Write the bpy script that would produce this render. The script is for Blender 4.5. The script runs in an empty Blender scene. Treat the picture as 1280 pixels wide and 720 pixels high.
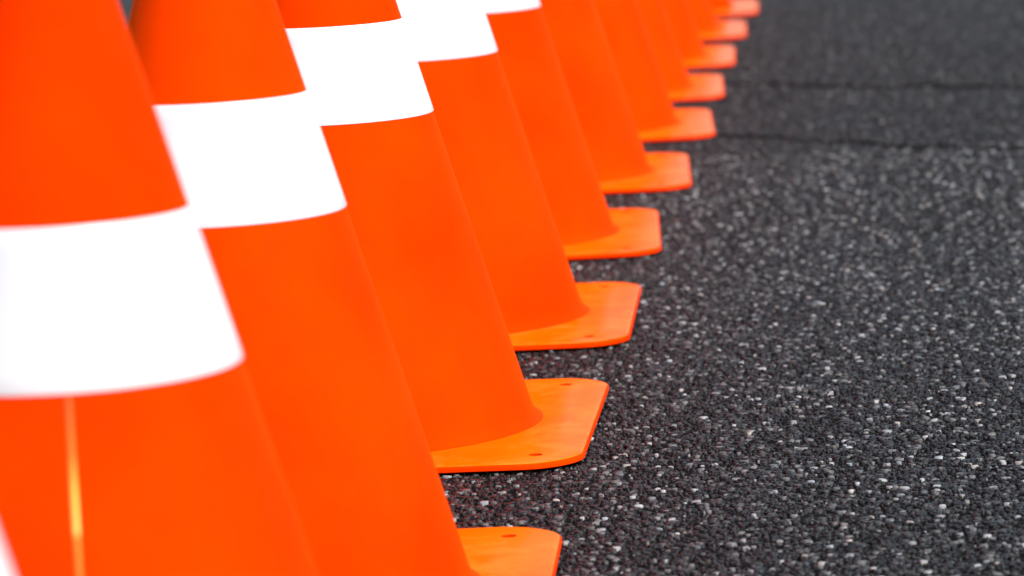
import bpy, bmesh, math
import numpy as np
from mathutils import Vector, Matrix

rng = np.random.default_rng(7)
scene = bpy.context.scene
C = scene.collection

# ---------------------------------------------------------------- camera (solved from the photograph)
F_PX, PITCH, ROLL, YAW = 4994.7, 0.135164, -0.053982, -0.087974
CAM = Vector((0.354316, -1.18506, 0.483145))
Fv = Vector((math.sin(YAW) * math.cos(PITCH), math.cos(YAW) * math.cos(PITCH), -math.sin(PITCH)))
R0 = Vector((math.cos(YAW), -math.sin(YAW), 0))
U0 = R0.cross(Fv)
Rv = math.cos(ROLL) * R0 + math.sin(ROLL) * U0
Uv = -math.sin(ROLL) * R0 + math.cos(ROLL) * U0
cd = bpy.data.cameras.new('camera')
cam = bpy.data.objects.new('camera', cd)
C.objects.link(cam)
m = Matrix((Rv, Uv, -Fv)).transposed().to_4x4()
m.translation = CAM
cam.matrix_world = m
cd.sensor_width = 36
cd.lens = F_PX * 36 / 1280
cd.clip_start = 0.02
cd.clip_end = 3000
cd.dof.use_dof = True
cd.dof.focus_distance = 2.68
cd.dof.aperture_fstop = (cd.lens / 1000) / 0.0114
scene.camera = cam

# ---------------------------------------------------------------- light
SUN_EL, SUN_AZ = math.radians(50), math.radians(132)     # azimuth from +Y towards +X
sdir = Vector((math.cos(SUN_EL) * math.sin(SUN_AZ), math.cos(SUN_EL) * math.cos(SUN_AZ), math.sin(SUN_EL)))
sd = bpy.data.lights.new('sun', 'SUN')
sd.energy = 2.4
sd.angle = math.radians(3)
sd.color = (1.0, 0.965, 0.91)
sun = bpy.data.objects.new('sun', sd)
C.objects.link(sun)
sun.rotation_euler = sdir.to_track_quat('Z', 'Y').to_euler()
sun.location = sdir * 20
w = bpy.data.worlds.new('World')
scene.world = w
w.use_nodes = True
nt = w.node_tree
nt.nodes.clear()
out = nt.nodes.new('ShaderNodeOutputWorld')
bg = nt.nodes.new('ShaderNodeBackground')
sky = nt.nodes.new('ShaderNodeTexSky')
sky.sky_type = 'NISHITA'
sky.sun_disc = False
sky.sun_elevation = SUN_EL
sky.sun_rotation = SUN_AZ
sky.air_density = 1.0
sky.dust_density = 2.5
bg.inputs['Strength'].default_value = 0.125
haze_mix = nt.nodes.new('ShaderNodeHueSaturation')     # thin high haze: the sky is paler than clear blue
haze_mix.inputs['Saturation'].default_value = 0.75
nt.links.new(sky.outputs[0], haze_mix.inputs['Color'])
nt.links.new(haze_mix.outputs[0], bg.inputs[0])
nt.links.new(bg.outputs[0], out.inputs[0])
scene.view_settings.view_transform = 'Standard'
scene.view_settings.look = 'None'
scene.view_settings.gamma = 1
scene.view_settings.use_curve_mapping = False
scene.view_settings.exposure = 0.62

# ---------------------------------------------------------------- materials
def new_mat(name):
    mt = bpy.data.materials.new(name)
    mt.use_nodes = True
    return mt, mt.node_tree, mt.node_tree.nodes['Principled BSDF']

def N(nt, t, **kw):
    n = nt.nodes.new(t)
    for k, v in kw.items():
        setattr(n, k, v)
    return n

def ramp(nt, src, stops):
    r = N(nt, 'ShaderNodeValToRGB')
    e = r.color_ramp.elements
    e[0].position, e[0].color = stops[0][0], (*stops[0][1], 1)
    e[1].position, e[1].color = stops[-1][0], (*stops[-1][1], 1)
    for p, c in stops[1:-1]:
        x = e.new(p)
        x.color = (*c, 1)
    nt.links.new(src, r.inputs[0])
    return r

def noise(nt, scale, detail=4, rough=.55, vec=None, dist=0):
    n = N(nt, 'ShaderNodeTexNoise')
    n.inputs['Scale'].default_value = scale
    n.inputs['Detail'].default_value = detail
    n.inputs['Roughness'].default_value = rough
    n.inputs['Distortion'].default_value = dist
    if vec is not None:
        nt.links.new(vec, n.inputs['Vector'])
    return n

def plastic(name, c0, c1, rough0, rough1, coat=0.0, dust=None, spec=.5, tint=(1, 1, 1)):
    mt, nt, b = new_mat(name)
    tc = N(nt, 'ShaderNodeTexCoord')
    oi = N(nt, 'ShaderNodeObjectInfo')
    add = N(nt, 'ShaderNodeVectorMath', operation='ADD')
    mul = N(nt, 'ShaderNodeVectorMath', operation='SCALE')
    cx = N(nt, 'ShaderNodeCombineXYZ')
    for i in range(3):
        nt.links.new(oi.outputs['Random'], cx.inputs[i])
    nt.links.new(cx.outputs[0], mul.inputs[0])
    mul.inputs['Scale'].default_value = 37
    nt.links.new(tc.outputs['Object'], add.inputs[0])
    nt.links.new(mul.outputs[0], add.inputs[1])
    v = add.outputs[0]
    n1 = noise(nt, 9, 4, .55, v)
    r1 = ramp(nt, n1.outputs[0], [(.35, c0), (.65, c1)])
    col = r1.outputs[0]
    if dust:
        n2 = noise(nt, 22, 7, .7, v, .6)
        r2 = ramp(nt, n2.outputs[0], [(.48, (0, 0, 0)), (.75, (1, 1, 1))])
        mx = N(nt, 'ShaderNodeMix', data_type='RGBA')
        ml = N(nt, 'ShaderNodeMath', operation='MULTIPLY')
        nt.links.new(r2.outputs[0], ml.inputs[0])
        ml.inputs[1].default_value = dust[1]
        nt.links.new(ml.outputs[0], mx.inputs['Factor'])
        nt.links.new(col, mx.inputs['A'])
        mx.inputs['B'].default_value = (*dust[0], 1)
        col = mx.outputs['Result']
    nt.links.new(col, b.inputs['Base Color'])
    n3 = noise(nt, 40, 5, .6, v)
    mr = N(nt, 'ShaderNodeMapRange')
    mr.inputs['From Min'].default_value = .3
    mr.inputs['From Max'].default_value = .7
    mr.inputs['To Min'].default_value = rough0
    mr.inputs['To Max'].default_value = rough1
    nt.links.new(n3.outputs[0], mr.inputs['Value'])
    nt.links.new(mr.outputs[0], b.inputs['Roughness'])
    n4 = noise(nt, 260, 3, .6, v)
    bp = N(nt, 'ShaderNodeBump')
    bp.inputs['Strength'].default_value = .06
    bp.inputs['Distance'].default_value = .0006
    nt.links.new(n4.outputs[0], bp.inputs['Height'])
    nt.links.new(bp.outputs[0], b.inputs['Normal'])
    b.inputs['Coat Weight'].default_value = coat
    b.inputs['Coat Roughness'].default_value = .09
    b.inputs['Coat Tint'].default_value = (1, .75, .3, 1)
    b.inputs['Specular IOR Level'].default_value = spec
    b.inputs['Specular Tint'].default_value = (*tint, 1)
    b.inputs['IOR'].default_value = 1.48
    return mt

M_BODY = plastic('orange_body_plastic', (.94, .036, .0002), (.97, .050, .0003), .4, .5, 0.0, ((.84, .040, .002), .5), .002, (1, .42, .03))
_b = M_BODY.node_tree.nodes['Principled BSDF']        # orange sheen that brightens the body at grazing angles
_b.inputs['Sheen Weight'].default_value = .34
_b.inputs['Sheen Roughness'].default_value = .3
_b.inputs['Sheen Tint'].default_value = (1, .5, .02, 1)
M_BASE = plastic('orange_base_rubber', (.94, .036, .0002), (.97, .047, .0003), .4, .5, 0.0, None, .004, (1, .42, .03))
M_BASE_TOP = plastic('sky_sheen_base_top', (.93, .115, .0006), (.95, .15, .001), .12, .19, 0.0, ((.94, .29, .035), .55), .0095, (1, .7, .38))  # sky reflection put into the colour as paler orange, plus mottled dust
M_BAND = plastic('white_band_sheeting', (.76, .78, .80), (.82, .835, .85), .35, .42)

# asphalt binder
def asphalt_mat():
    mt, nt, b = new_mat('asphalt')
    tc = N(nt, 'ShaderNodeTexCoord')
    v = tc.outputs['Object']
    big = noise(nt, 1.3, 4, .6, v)
    v1 = N(nt, 'ShaderNodeTexVoronoi')
    v1.inputs['Scale'].default_value = 210
    nt.links.new(v, v1.inputs['Vector'])
    sep = N(nt, 'ShaderNodeSeparateColor')
    nt.links.new(v1.outputs['Color'], sep.inputs[0])
    grains = ramp(nt, sep.outputs[0], [(.0, (.004, .004, .004)), (.6, (.009, .009, .009)), (.88, (.02, .02, .02)), (.98, (.07, .07, .07))])
    grains.color_ramp.interpolation = 'LINEAR'
    edge = ramp(nt, v1.outputs['Distance'], [(.25, (1, 1, 1)), (.6, (.45, .45, .45))])
    mx = N(nt, 'ShaderNodeMix', data_type='RGBA', blend_type='MULTIPLY')
    mx.inputs['Factor'].default_value = 1
    nt.links.new(grains.outputs[0], mx.inputs['A'])
    nt.links.new(edge.outputs[0], mx.inputs['B'])
    bigr = ramp(nt, big.outputs[0], [(.3, (.75, .75, .78)), (.7, (1.2, 1.2, 1.18))])
    mx2 = N(nt, 'ShaderNodeMix', data_type='RGBA', blend_type='MULTIPLY')
    mx2.inputs['Factor'].default_value = 1
    nt.links.new(mx.outputs['Result'], mx2.inputs['A'])
    nt.links.new(bigr.outputs[0], mx2.inputs['B'])
    # stones seen flush in the surface where no single stones are modelled
    v2 = N(nt, 'ShaderNodeTexVoronoi')
    v2.inputs['Scale'].default_value = 190
    nt.links.new(v, v2.inputs['Vector'])
    sp2 = N(nt, 'ShaderNodeSeparateColor')
    nt.links.new(v2.outputs['Color'], sp2.inputs[0])
    st2 = ramp(nt, sp2.outputs[1], [(.0, (.005, .005, .005)), (.5, (.011, .011, .0115)), (.75, (.02, .02, .02)), (.9, (.045, .044, .043)), (.98, (.2, .195, .19))])
    cv = N(nt, 'ShaderNodeAttribute', attribute_name='cover')
    mxc = N(nt, 'ShaderNodeMix', data_type='RGBA')
    nt.links.new(cv.outputs['Fac'], mxc.inputs['Factor'])
    nt.links.new(st2.outputs[0], mxc.inputs['A'])
    nt.links.new(mx2.outputs['Result'], mxc.inputs['B'])
    mx2 = mxc
    at = N(nt, 'ShaderNodeAttribute', attribute_name='crack')
    mx3 = N(nt, 'ShaderNodeMix', data_type='RGBA')
    nt.links.new(at.outputs['Fac'], mx3.inputs['Factor'])
    nt.links.new(mx2.outputs['Result'], mx3.inputs['A'])
    mx3.inputs['B'].default_value = (.02, .02, .021, 1)
    nt.links.new(mx3.outputs['Result'], b.inputs['Base Color'])
    for sock, lo, hi in (('Roughness', .6, .9), ('Specular IOR Level', .12, .06)):
        mr = N(nt, 'ShaderNodeMapRange')
        mr.inputs['To Min'].default_value = lo
        mr.inputs['To Max'].default_value = hi
        nt.links.new(cv.outputs['Fac'], mr.inputs['Value'])
        nt.links.new(mr.outputs[0], b.inputs[sock])
    n2 = noise(nt, 500, 3, .6, v)
    ad = N(nt, 'ShaderNodeMath', operation='MULTIPLY_ADD')
    nt.links.new(v1.outputs['Distance'], ad.inputs[0])
    ad.inputs[1].default_value = -.8
    nt.links.new(n2.outputs[0], ad.inputs[2])
    bp = N(nt, 'ShaderNodeBump')
    bp.inputs['Strength'].default_value = .8
    bp.inputs['Distance'].default_value = .0016
    nt.links.new(ad.outputs[0], bp.inputs['Height'])
    nt.links.new(bp.outputs[0], b.inputs['Normal'])
    return mt

def chip_mat():
    mt, nt, b = new_mat('aggregate_stone')
    at = N(nt, 'ShaderNodeAttribute', attribute_name='tone')
    tc = N(nt, 'ShaderNodeTexCoord')
    n = noise(nt, 420, 3, .6, tc.outputs['Object'])
    r = ramp(nt, n.outputs[0], [(.3, (.7, .7, .7)), (.7, (1.25, 1.25, 1.25))])
    mx = N(nt, 'ShaderNodeMix', data_type='RGBA', blend_type='MULTIPLY')
    mx.inputs['Factor'].default_value = 1
    nt.links.new(at.outputs['Color'], mx.inputs['A'])
    nt.links.new(r.outputs[0], mx.inputs['B'])
    nt.links.new(mx.outputs['Result'], b.inputs['Base Color'])
    b.inputs['Roughness'].default_value = .4
    b.inputs['Specular IOR Level'].default_value = .26
    bp = N(nt, 'ShaderNodeBump')
    bp.inputs['Strength'].default_value = .5
    bp.inputs['Distance'].default_value = .0006
    nt.links.new(n.outputs[0], bp.inputs['Height'])
    nt.links.new(bp.outputs[0], b.inputs['Normal'])
    return mt

M_ASPHALT, M_CHIP = asphalt_mat(), chip_mat()

# ---------------------------------------------------------------- ground
CRACKS = [((0.171, 4.358), (0.578, 4.085), .027), ((0.192, 3.634), (0.543, 3.318), .021)]
def crack_mask(x, y):
    mk = np.zeros_like(x)
    for (x0, y0), (x1, y1), wd in CRACKS:
        s = (y1 - y0) / (x1 - x0)
        yc = y0 + s * (x - x0) + .012 * np.sin(x * 19 + y0) + .008 * np.sin(x * 61 + 1.3 * y0) + .003 * np.sin(x * 170)
        wv = wd * (0.9 + .2 * np.sin(x * 37 + y0 * 5))
        ext = np.clip((1.3 - np.abs(x - .3)) / .2, 0, 1)
        mk = np.maximum(mk, ext * np.clip(1.4 - np.abs(y - yc) / wv, 0, 1))
    return mk

def cover(x, y):
    # how densely real stones stand out of the surface (fades out away from the row)
    st = lambda v, a, b: np.clip((v - a) / (b - a), 0, 1)
    xr = .50 + .035 * (np.clip(y, 1, 6.4) - 1)
    wob = .03 * np.sin(y * 9) + .03 * np.sin(x * 11)
    return st(x + wob, -.22, .0) * st(-x + wob, -xr - .24, -xr - .02) * st(y + wob, .72, .98) * st(-y + wob, -6.55, -6.2)

def axis(lo, hi, step, far):
    a = list(np.arange(lo, hi, step))
    s, x, l = step, a[0], []
    while x > -far:
        s *= 1.35
        x -= s
        l.append(x)
    s, x, r = step, a[-1], []
    while x < far:
        s *= 1.35
        x += s
        r.append(x)
    return np.array(l[::-1] + a + r)

xs = axis(-.32, .82, .004, 900)
ys = axis(.6, 6.6, .0045, 900)
X, Y = np.meshgrid(xs, ys)
def smooth(a, k):
    for _ in range(k):
        a = (a + np.roll(a, 1, 0) + np.roll(a, -1, 0)) / 3
        a = (a + np.roll(a, 1, 1) + np.roll(a, -1, 1)) / 3
    return a
h = smooth(rng.standard_normal(X.shape), 1)
h = h / h.std() * .00045
h2 = smooth(rng.standard_normal(X.shape), 14)
h += h2 / h2.std() * .00012
fine = (X > -.33) & (X < .83) & (Y > .59) & (Y < 6.61)
h = np.where(fine, h, 0)
cr = crack_mask(X, Y)
h = np.clip(h, -.0015, .0009) - .0009 - .007 * cr * fine
ny, nx = X.shape
co = np.stack([X, Y, h], -1).reshape(-1, 3).astype(np.float32)
ii = np.arange(nx * ny).reshape(ny, nx)
q = np.stack([ii[:-1, :-1], ii[:-1, 1:], ii[1:, 1:], ii[1:, :-1]], -1).reshape(-1, 4).astype(np.int32)
def mesh_np(name, co, loops, starts, totals):
    me = bpy.data.meshes.new(name)
    me.vertices.add(len(co))
    me.vertices.foreach_set('co', co.ravel())
    me.loops.add(len(loops))
    me.loops.foreach_set('vertex_index', loops)
    me.polygons.add(len(starts))
    me.polygons.foreach_set('loop_start', starts)
    me.polygons.foreach_set('loop_total', totals)
    me.update(calc_edges=True)
    return me
me = mesh_np('road', co, q.ravel(), np.arange(len(q), dtype=np.int32) * 4, np.full(len(q), 4, np.int32))
me.polygons.foreach_set('use_smooth', np.ones(len(q), bool))
a = me.attributes.new('crack', 'FLOAT', 'POINT')
a.data.foreach_set('value', (cr * fine).ravel().astype(np.float32))
a = me.attributes.new('cover', 'FLOAT', 'POINT')
a.data.foreach_set('value', (cover(X, Y) * fine).ravel().astype(np.float32))
me.materials.append(M_ASPHALT)
road = bpy.data.objects.new('road', me)
road['kind'] = 'structure'
C.objects.link(road)

# stones of the asphalt, one object
def build_chips():
    P = []
    def scatter(x0, x1, y0, y1, dens, smin, smax):
        c = dens ** -.5
        gx, gy = np.meshgrid(np.arange(x0, x1, c), np.arange(y0, y1, c))
        n = gx.size
        x = gx.ravel() + rng.uniform(-.6, .6, n) * c
        y = gy.ravel() + rng.uniform(-.6, .6, n) * c
        s = smin + (smax - smin) * rng.random(n) ** 2.2
        P.append(np.stack([x, y, s], -1))
    scatter(-.22, .76, .72, 2.6, 60000, .0009, .0034)
    scatter(-.22, .82, 2.6, 4.0, 40000, .0010, .0034)
    scatter(-.22, .90, 4.0, 6.5, 30000, .0011, .0034)
    n_small = sum(len(a) for a in P)
    scatter(-.22, .80, .72, 3.4, 5200, .0021, .0040)
    scatter(-.22, .90, 3.4, 6.5, 2600, .0021, .0034)          # larger pale stones
    P = np.concatenate(P)
    big = np.arange(len(P)) >= n_small
    keep = crack_mask(P[:, 0], P[:, 1]) < .42
    keep &= cover(P[:, 0], P[:, 1]) > rng.random(len(P))
    P, big = P[keep], big[keep]
    n = len(P)
    K = 7
    ang = np.arange(K) / K * 2 * np.pi + rng.uniform(0, 6.28, (n, 1)) + rng.uniform(-.3, .3, (n, K))
    rad = P[:, 2:3] * rng.uniform(.72, 1.15, (n, K))
    asp = rng.uniform(.65, 1, (n, 1))
    rot = rng.uniform(0, 6.28, (n, 1))
    ca, sa = np.cos(ang) * rad, np.sin(ang) * rad * asp
    dx = ca * np.cos(rot) - sa * np.sin(rot)
    dy = ca * np.sin(rot) + sa * np.cos(rot)
    topz = np.minimum(.0002 + P[:, 2:3] * rng.uniform(.03, .24, (n, 1)), .0009)
    topz = np.where(big[:, None], rng.uniform(.0008, .0011, (n, 1)), topz)
    tx, ty = rng.normal(0, .07, (n, 1)), rng.normal(0, .07, (n, 1))
    def ring(f, zz):
        z = np.broadcast_to(zz, (n, K)) if not isinstance(zz, str) else None
        return np.stack([P[:, 0:1] + dx * f, P[:, 1:2] + dy * f, z], -1)
    tilt = lambda f: dx * f * tx + dy * f * ty
    top = ring(.76, np.clip(topz + tilt(.76), 0, .0021))
    mid = ring(.93, np.clip(topz * .5 + tilt(.93), -.0003, .0016))
    bot = ring(1.0, -.0016)
    co = np.concatenate([top, mid, bot], 1).reshape(-1, 3).astype(np.float32)
    base = (np.arange(n) * 3 * K)[:, None]
    tl = base + np.arange(K)[None]
    k = np.arange(K); k1 = (k + 1) % K
    sq = np.concatenate([np.stack([k + K, k1 + K, k1, k], -1).ravel(), np.stack([k + 2 * K, k1 + 2 * K, k1 + K, k + K], -1).ravel()])[None] + base
    loops = np.concatenate([tl, sq], 1)
    per = K + 8 * K
    st = np.concatenate([[0], K + 4 * np.arange(2 * K)])[None] + (np.arange(n) * per)[:, None]
    tt = np.tile(np.array([K] + [4] * (2 * K)), n)
    me = mesh_np('asphalt_stones', co, loops.ravel().astype(np.int32), st.ravel().astype(np.int32), tt.astype(np.int32))
    g = rng.random(n)
    tone = np.where(g < .5, rng.uniform(.001, .004, n), np.where(g < .80, rng.uniform(.003, .018, n), np.where(g < .965, rng.uniform(.016, .07, n), rng.uniform(.1, .3, n))))
    tone = np.where(big, np.where(g < .45, rng.uniform(.01, .05, n), np.where(g < .85, rng.uniform(.06, .18, n), rng.uniform(.2, .5, n))), tone)
    tone *= np.where((P[:, 1] > 3.4) & (tone > .05), .6, 1) * .85
    warm = rng.normal(0, .05, n)
    rust = rng.random(n) < .001
    col = np.stack([tone * (1 + warm) * np.where(rust, 1.5, 1), tone * np.where(rust, .8, 1), tone * (1 - warm) * np.where(rust, .5, 1), np.ones(n)], -1)
    a = me.attributes.new('tone', 'FLOAT_COLOR', 'POINT')
    a.data.foreach_set('color', np.repeat(col, 3 * K, 0).ravel().astype(np.float32))
    me.materials.append(M_CHIP)
    o = bpy.data.objects.new('asphalt_stones', me)
    o['kind'] = 'stuff'
    o['label'] = 'small dark and pale stones set in the asphalt surface'
    C.objects.link(o)
build_chips()

# ---------------------------------------------------------------- traffic cone
RB, T = .136381, .275543           # body radius at the ground, taper per metre of height
HB, HT = .229438, .296082          # band
W, Z0, Z1 = .1785, .0018, .0068       # base plate half side, underside, top
HOLE = .1459
TOP = .44
def rad(z):
    return RB - T * z

def finish(bm, name, mat, parent=None, smooth_=True, angle=40):
    me = bpy.data.meshes.new(name)
    bm.normal_update()
    for f in bm.faces:
        f.smooth = smooth_
    for e in bm.edges:
        if len(e.link_faces) == 2 and e.calc_face_angle() > math.radians(angle):
            e.smooth = False
    bm.to_mesh(me)
    bm.free()
    me.materials.append(mat)
    o = bpy.data.objects.new(name, me)
    C.objects.link(o)
    if parent:
        o.parent = parent
    return o

def lathe(prof, seg=160, close=True):
    bm = bmesh.new()
    rings = []
    for r, z in prof:
        rings.append([bm.verts.new((r * math.cos(2 * math.pi * i / seg), r * math.sin(2 * math.pi * i / seg), z)) for i in range(seg)])
    pairs = list(zip(rings, rings[1:]))
    if close:
        pairs.append((rings[-1], rings[0]))
    for a, b in pairs:
        for i in range(seg):
            j = (i + 1) % seg
            bm.faces.new((a[i], a[j], b[j], b[i]))
    return bm

def body_bm():
    # outer wall from the flared foot to the rolled rim, then back down inside
    p = []
    p.append((rad(0) + .0046, Z1 - .0006))
    for i in range(10):                     # soft fillet into the plate
        t = i / 9 * math.pi / 2
        zz = Z1 + .0002 + .012 * (1 - math.cos(t))
        p.append((rad(zz) + .0048 * (1 - math.sin(t)) ** 1.2, zz))
    for i in range(1, 24):
        z = .0200 + (TOP - .006 - .0200) * i / 23
        p.append((rad(z), z))
    p += [(rad(TOP) + .0004, TOP - .003), (rad(TOP) + .0001, TOP - .001), (rad(TOP) - .0015, TOP), (rad(TOP) - .0035, TOP - .001)]
    for z in (TOP - .01, .3, .15, .02):
        p.append((rad(z) - .004, z))
    p.append((rad(0) - .004, Z1 - .0008))
    return lathe(p[::-1] if False else p)

def outline(inset, z, bm):
    w, rc = W - inset, .038
    vs = []
    for cx, cy, a0 in ((w - rc, w - rc, 0), (-w + rc, w - rc, 90), (-w + rc, -w + rc, 180), (w - rc, -w + rc, 270)):
        for i in range(13):
            a = math.radians(a0 + 90 * i / 12)
            # slightly squarish corner: superellipse
            n = 1.85
            c, s = math.cos(a), math.sin(a)
            ex = lambda v: math.copysign(abs(v) ** (2 / n), v)
            vs.append(bm.verts.new((cx + rc * ex(c), cy + rc * ex(s), z)))
    return vs

def base_bm():
    bm = bmesh.new()
    def circ(cx, cy, r, z, n):
        return [bm.verts.new((cx + r * math.cos(2 * math.pi * i / n), cy + r * math.sin(2 * math.pi * i / n), z)) for i in range(n)]
    def loop_edges(v):
        es = []
        for i in range(len(v)):
            es.append(bm.edges.get((v[i], v[(i + 1) % len(v)])) or bm.edges.new((v[i], v[(i + 1) % len(v)])))
        return es
    def bridge(a, b):
        for i in range(len(a)):
            j = (i + 1) % len(a)
            bm.faces.new((a[i], a[j], b[j], b[i]))
    rings = [outline(i, z, bm) for i, z in ((.0030, Z0), (.0008, Z0 + .0003), (0, Z0 + .0009), (.0001, Z1 - .0020), (.0005, Z1 - .0011), (.0012, Z1 - .0005), (.0022, Z1 - .00012), (.0034, Z1))]
    for a, b in zip(rings, rings[1:]):
        bridge(a, b)
    for z, outer in ((Z1, rings[-1]), (Z0, rings[0])):
        es = loop_edges(outer)
        cs = [circ(0, 0, RB - .006, z, 64)] + [circ(sx * HOLE, sy * HOLE, .0048, z, 20) for sx in (1, -1) for sy in (1, -1)]
        for c in cs:
            es += loop_edges(c)
        if z == Z1:
            tops = cs
        else:
            for a, b in zip(cs, tops):
                bridge(a, b)
        bmesh.ops.triangle_fill(bm, use_beauty=True, use_dissolve=False, edges=es)
    # small moulded feet that lift the plate
    for sx in (1, -1):
        for sy in (1, -1):
            for k in (0, 1):
                x, y = (sx * .150, sy * .105) if k else (sx * .105, sy * .150)
                a = circ(x, y, .006, .0008, 16)
                b = circ(x, y, .007, Z0 + .0004, 16)
                bridge(a, b)
                bm.faces.new(a[::-1])
    bmesh.ops.recalc_face_normals(bm, faces=bm.faces)
    return bm

def band_bm():
    t = .0007
    p = [(rad(HB) - .0005, HB), (rad(HB) + t * .6, HB), (rad(HB + .0006) + t, HB + .0006)]
    for i in range(1, 8):
        z = HB + (HT - HB) * i / 8
        p.append((rad(z) + t, z))
    p += [(rad(HT - .0006) + t, HT - .0006), (rad(HT) + t * .6, HT), (rad(HT) - .0005, HT)]
    bm = lathe(p, close=False)
    # overlap seam of the sheeting on the far side
    return bm

def make_cone():
    root = bpy.data.objects.new('traffic_cone', None)
    root.empty_display_size = .1
    C.objects.link(root)
    b = body_bm()
    bmesh.ops.recalc_face_normals(b, faces=b.faces)
    finish(b, 'body', M_BODY, root)
    o = finish(base_bm(), 'base', M_BASE, root, True, 35)
    o.data.materials.append(M_BASE_TOP)
    for p in o.data.polygons:                # upper face of the plate, sky sheen painted in as paler orange
        if p.center.z > Z1 - .0004 and p.normal.z > .5:
            p.material_index = 1
    bb = band_bm()
    bmesh.ops.recalc_face_normals(bb, faces=bb.faces)
    finish(bb, 'reflective_band', M_BAND, root)
    return root

D, PSI = .53309, .030758
OFF = [(.018, 0, 0), (.0163, -.0511, 0), (-.0074, -.0246, -.0044), (-.0152, .014, -.0332), (-.0142, .0088, -.0151),
       (-.0182, .0228, .0232), (-.0084, .0246, .0188), (.0007, .0264, .0188), (-.0008, .0072, .0059), (.0017, -.0083, -.0029),
       (.0063, -.0138, -.003), (.0154, -.0244, -.0082)]
LABELS = [
    'nearest orange cone, only a sliver of its white band in the bottom left corner',
    'large orange cone at the left edge with a thin yellow glint below its white band',
    'orange cone whose base corner with one round hole is cut off by the bottom edge',
    'sharply focused orange cone with the nearest fully shown base corner, two holes in its plate',
    'orange cone, third base plate from the bottom, its white band cut by the top edge',
    'orange cone with only the lowest strip of its white band showing at the top edge',
    'orange cone with no band in view, fifth base plate up from the bottom',
    'slightly blurred orange cone, its pale base plate sixth up from the bottom',
    'blurred orange cone, its pale base plate seventh up from the bottom',
    'far blurred orange cone, its base plate third from the top end of the row',
    'far blurred orange cone, its base plate second from the top end of the row',
    'farthest orange cone of the row, its small blurred base plate at the top edge']
proto = make_cone()
parts = list(proto.children)
for k, (dx, dy, dp) in enumerate(OFF):
    if k == 0:
        r = proto
    else:
        r = proto.copy()
        C.objects.link(r)
        for ch in parts:
            c = ch.copy()
            C.objects.link(c)
            c.parent = r
    r.location = (dx, k * D + dy, 0)
    r.rotation_euler = (0, 0, PSI + dp)
    r['label'] = LABELS[k]
    r['category'] = 'traffic cone'
    r['group'] = 'orange and white traffic cones standing in a row on the asphalt'

# highlight streak painted yellow on a thin added ridge, on the large cone at the left edge
def glint_mat():
    mt, nt, b = new_mat('painted_yellow_glint')
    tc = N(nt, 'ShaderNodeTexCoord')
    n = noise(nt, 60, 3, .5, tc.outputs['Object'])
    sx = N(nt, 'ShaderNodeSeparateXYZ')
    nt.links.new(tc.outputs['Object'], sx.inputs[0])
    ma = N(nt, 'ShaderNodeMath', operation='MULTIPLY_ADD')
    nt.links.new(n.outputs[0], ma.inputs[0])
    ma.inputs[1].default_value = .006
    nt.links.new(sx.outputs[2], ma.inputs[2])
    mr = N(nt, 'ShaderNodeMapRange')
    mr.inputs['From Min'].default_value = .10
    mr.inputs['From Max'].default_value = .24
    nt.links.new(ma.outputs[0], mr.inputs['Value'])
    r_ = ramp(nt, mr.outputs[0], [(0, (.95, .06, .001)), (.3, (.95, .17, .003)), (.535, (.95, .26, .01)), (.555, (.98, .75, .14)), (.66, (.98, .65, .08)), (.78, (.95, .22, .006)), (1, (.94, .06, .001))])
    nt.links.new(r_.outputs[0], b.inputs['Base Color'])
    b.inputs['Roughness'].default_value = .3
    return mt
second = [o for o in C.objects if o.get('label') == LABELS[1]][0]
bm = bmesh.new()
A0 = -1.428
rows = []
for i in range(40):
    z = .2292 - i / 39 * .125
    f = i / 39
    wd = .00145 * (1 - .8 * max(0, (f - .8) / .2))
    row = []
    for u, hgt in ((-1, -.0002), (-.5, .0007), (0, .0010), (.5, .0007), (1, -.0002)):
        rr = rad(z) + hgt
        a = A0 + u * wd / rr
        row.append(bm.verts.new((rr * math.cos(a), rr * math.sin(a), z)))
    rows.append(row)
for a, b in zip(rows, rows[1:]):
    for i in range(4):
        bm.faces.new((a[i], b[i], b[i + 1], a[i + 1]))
o = finish(bm, 'painted_glint', glint_mat(), second)
o['label'] = 'thin painted yellow glint below the white band'
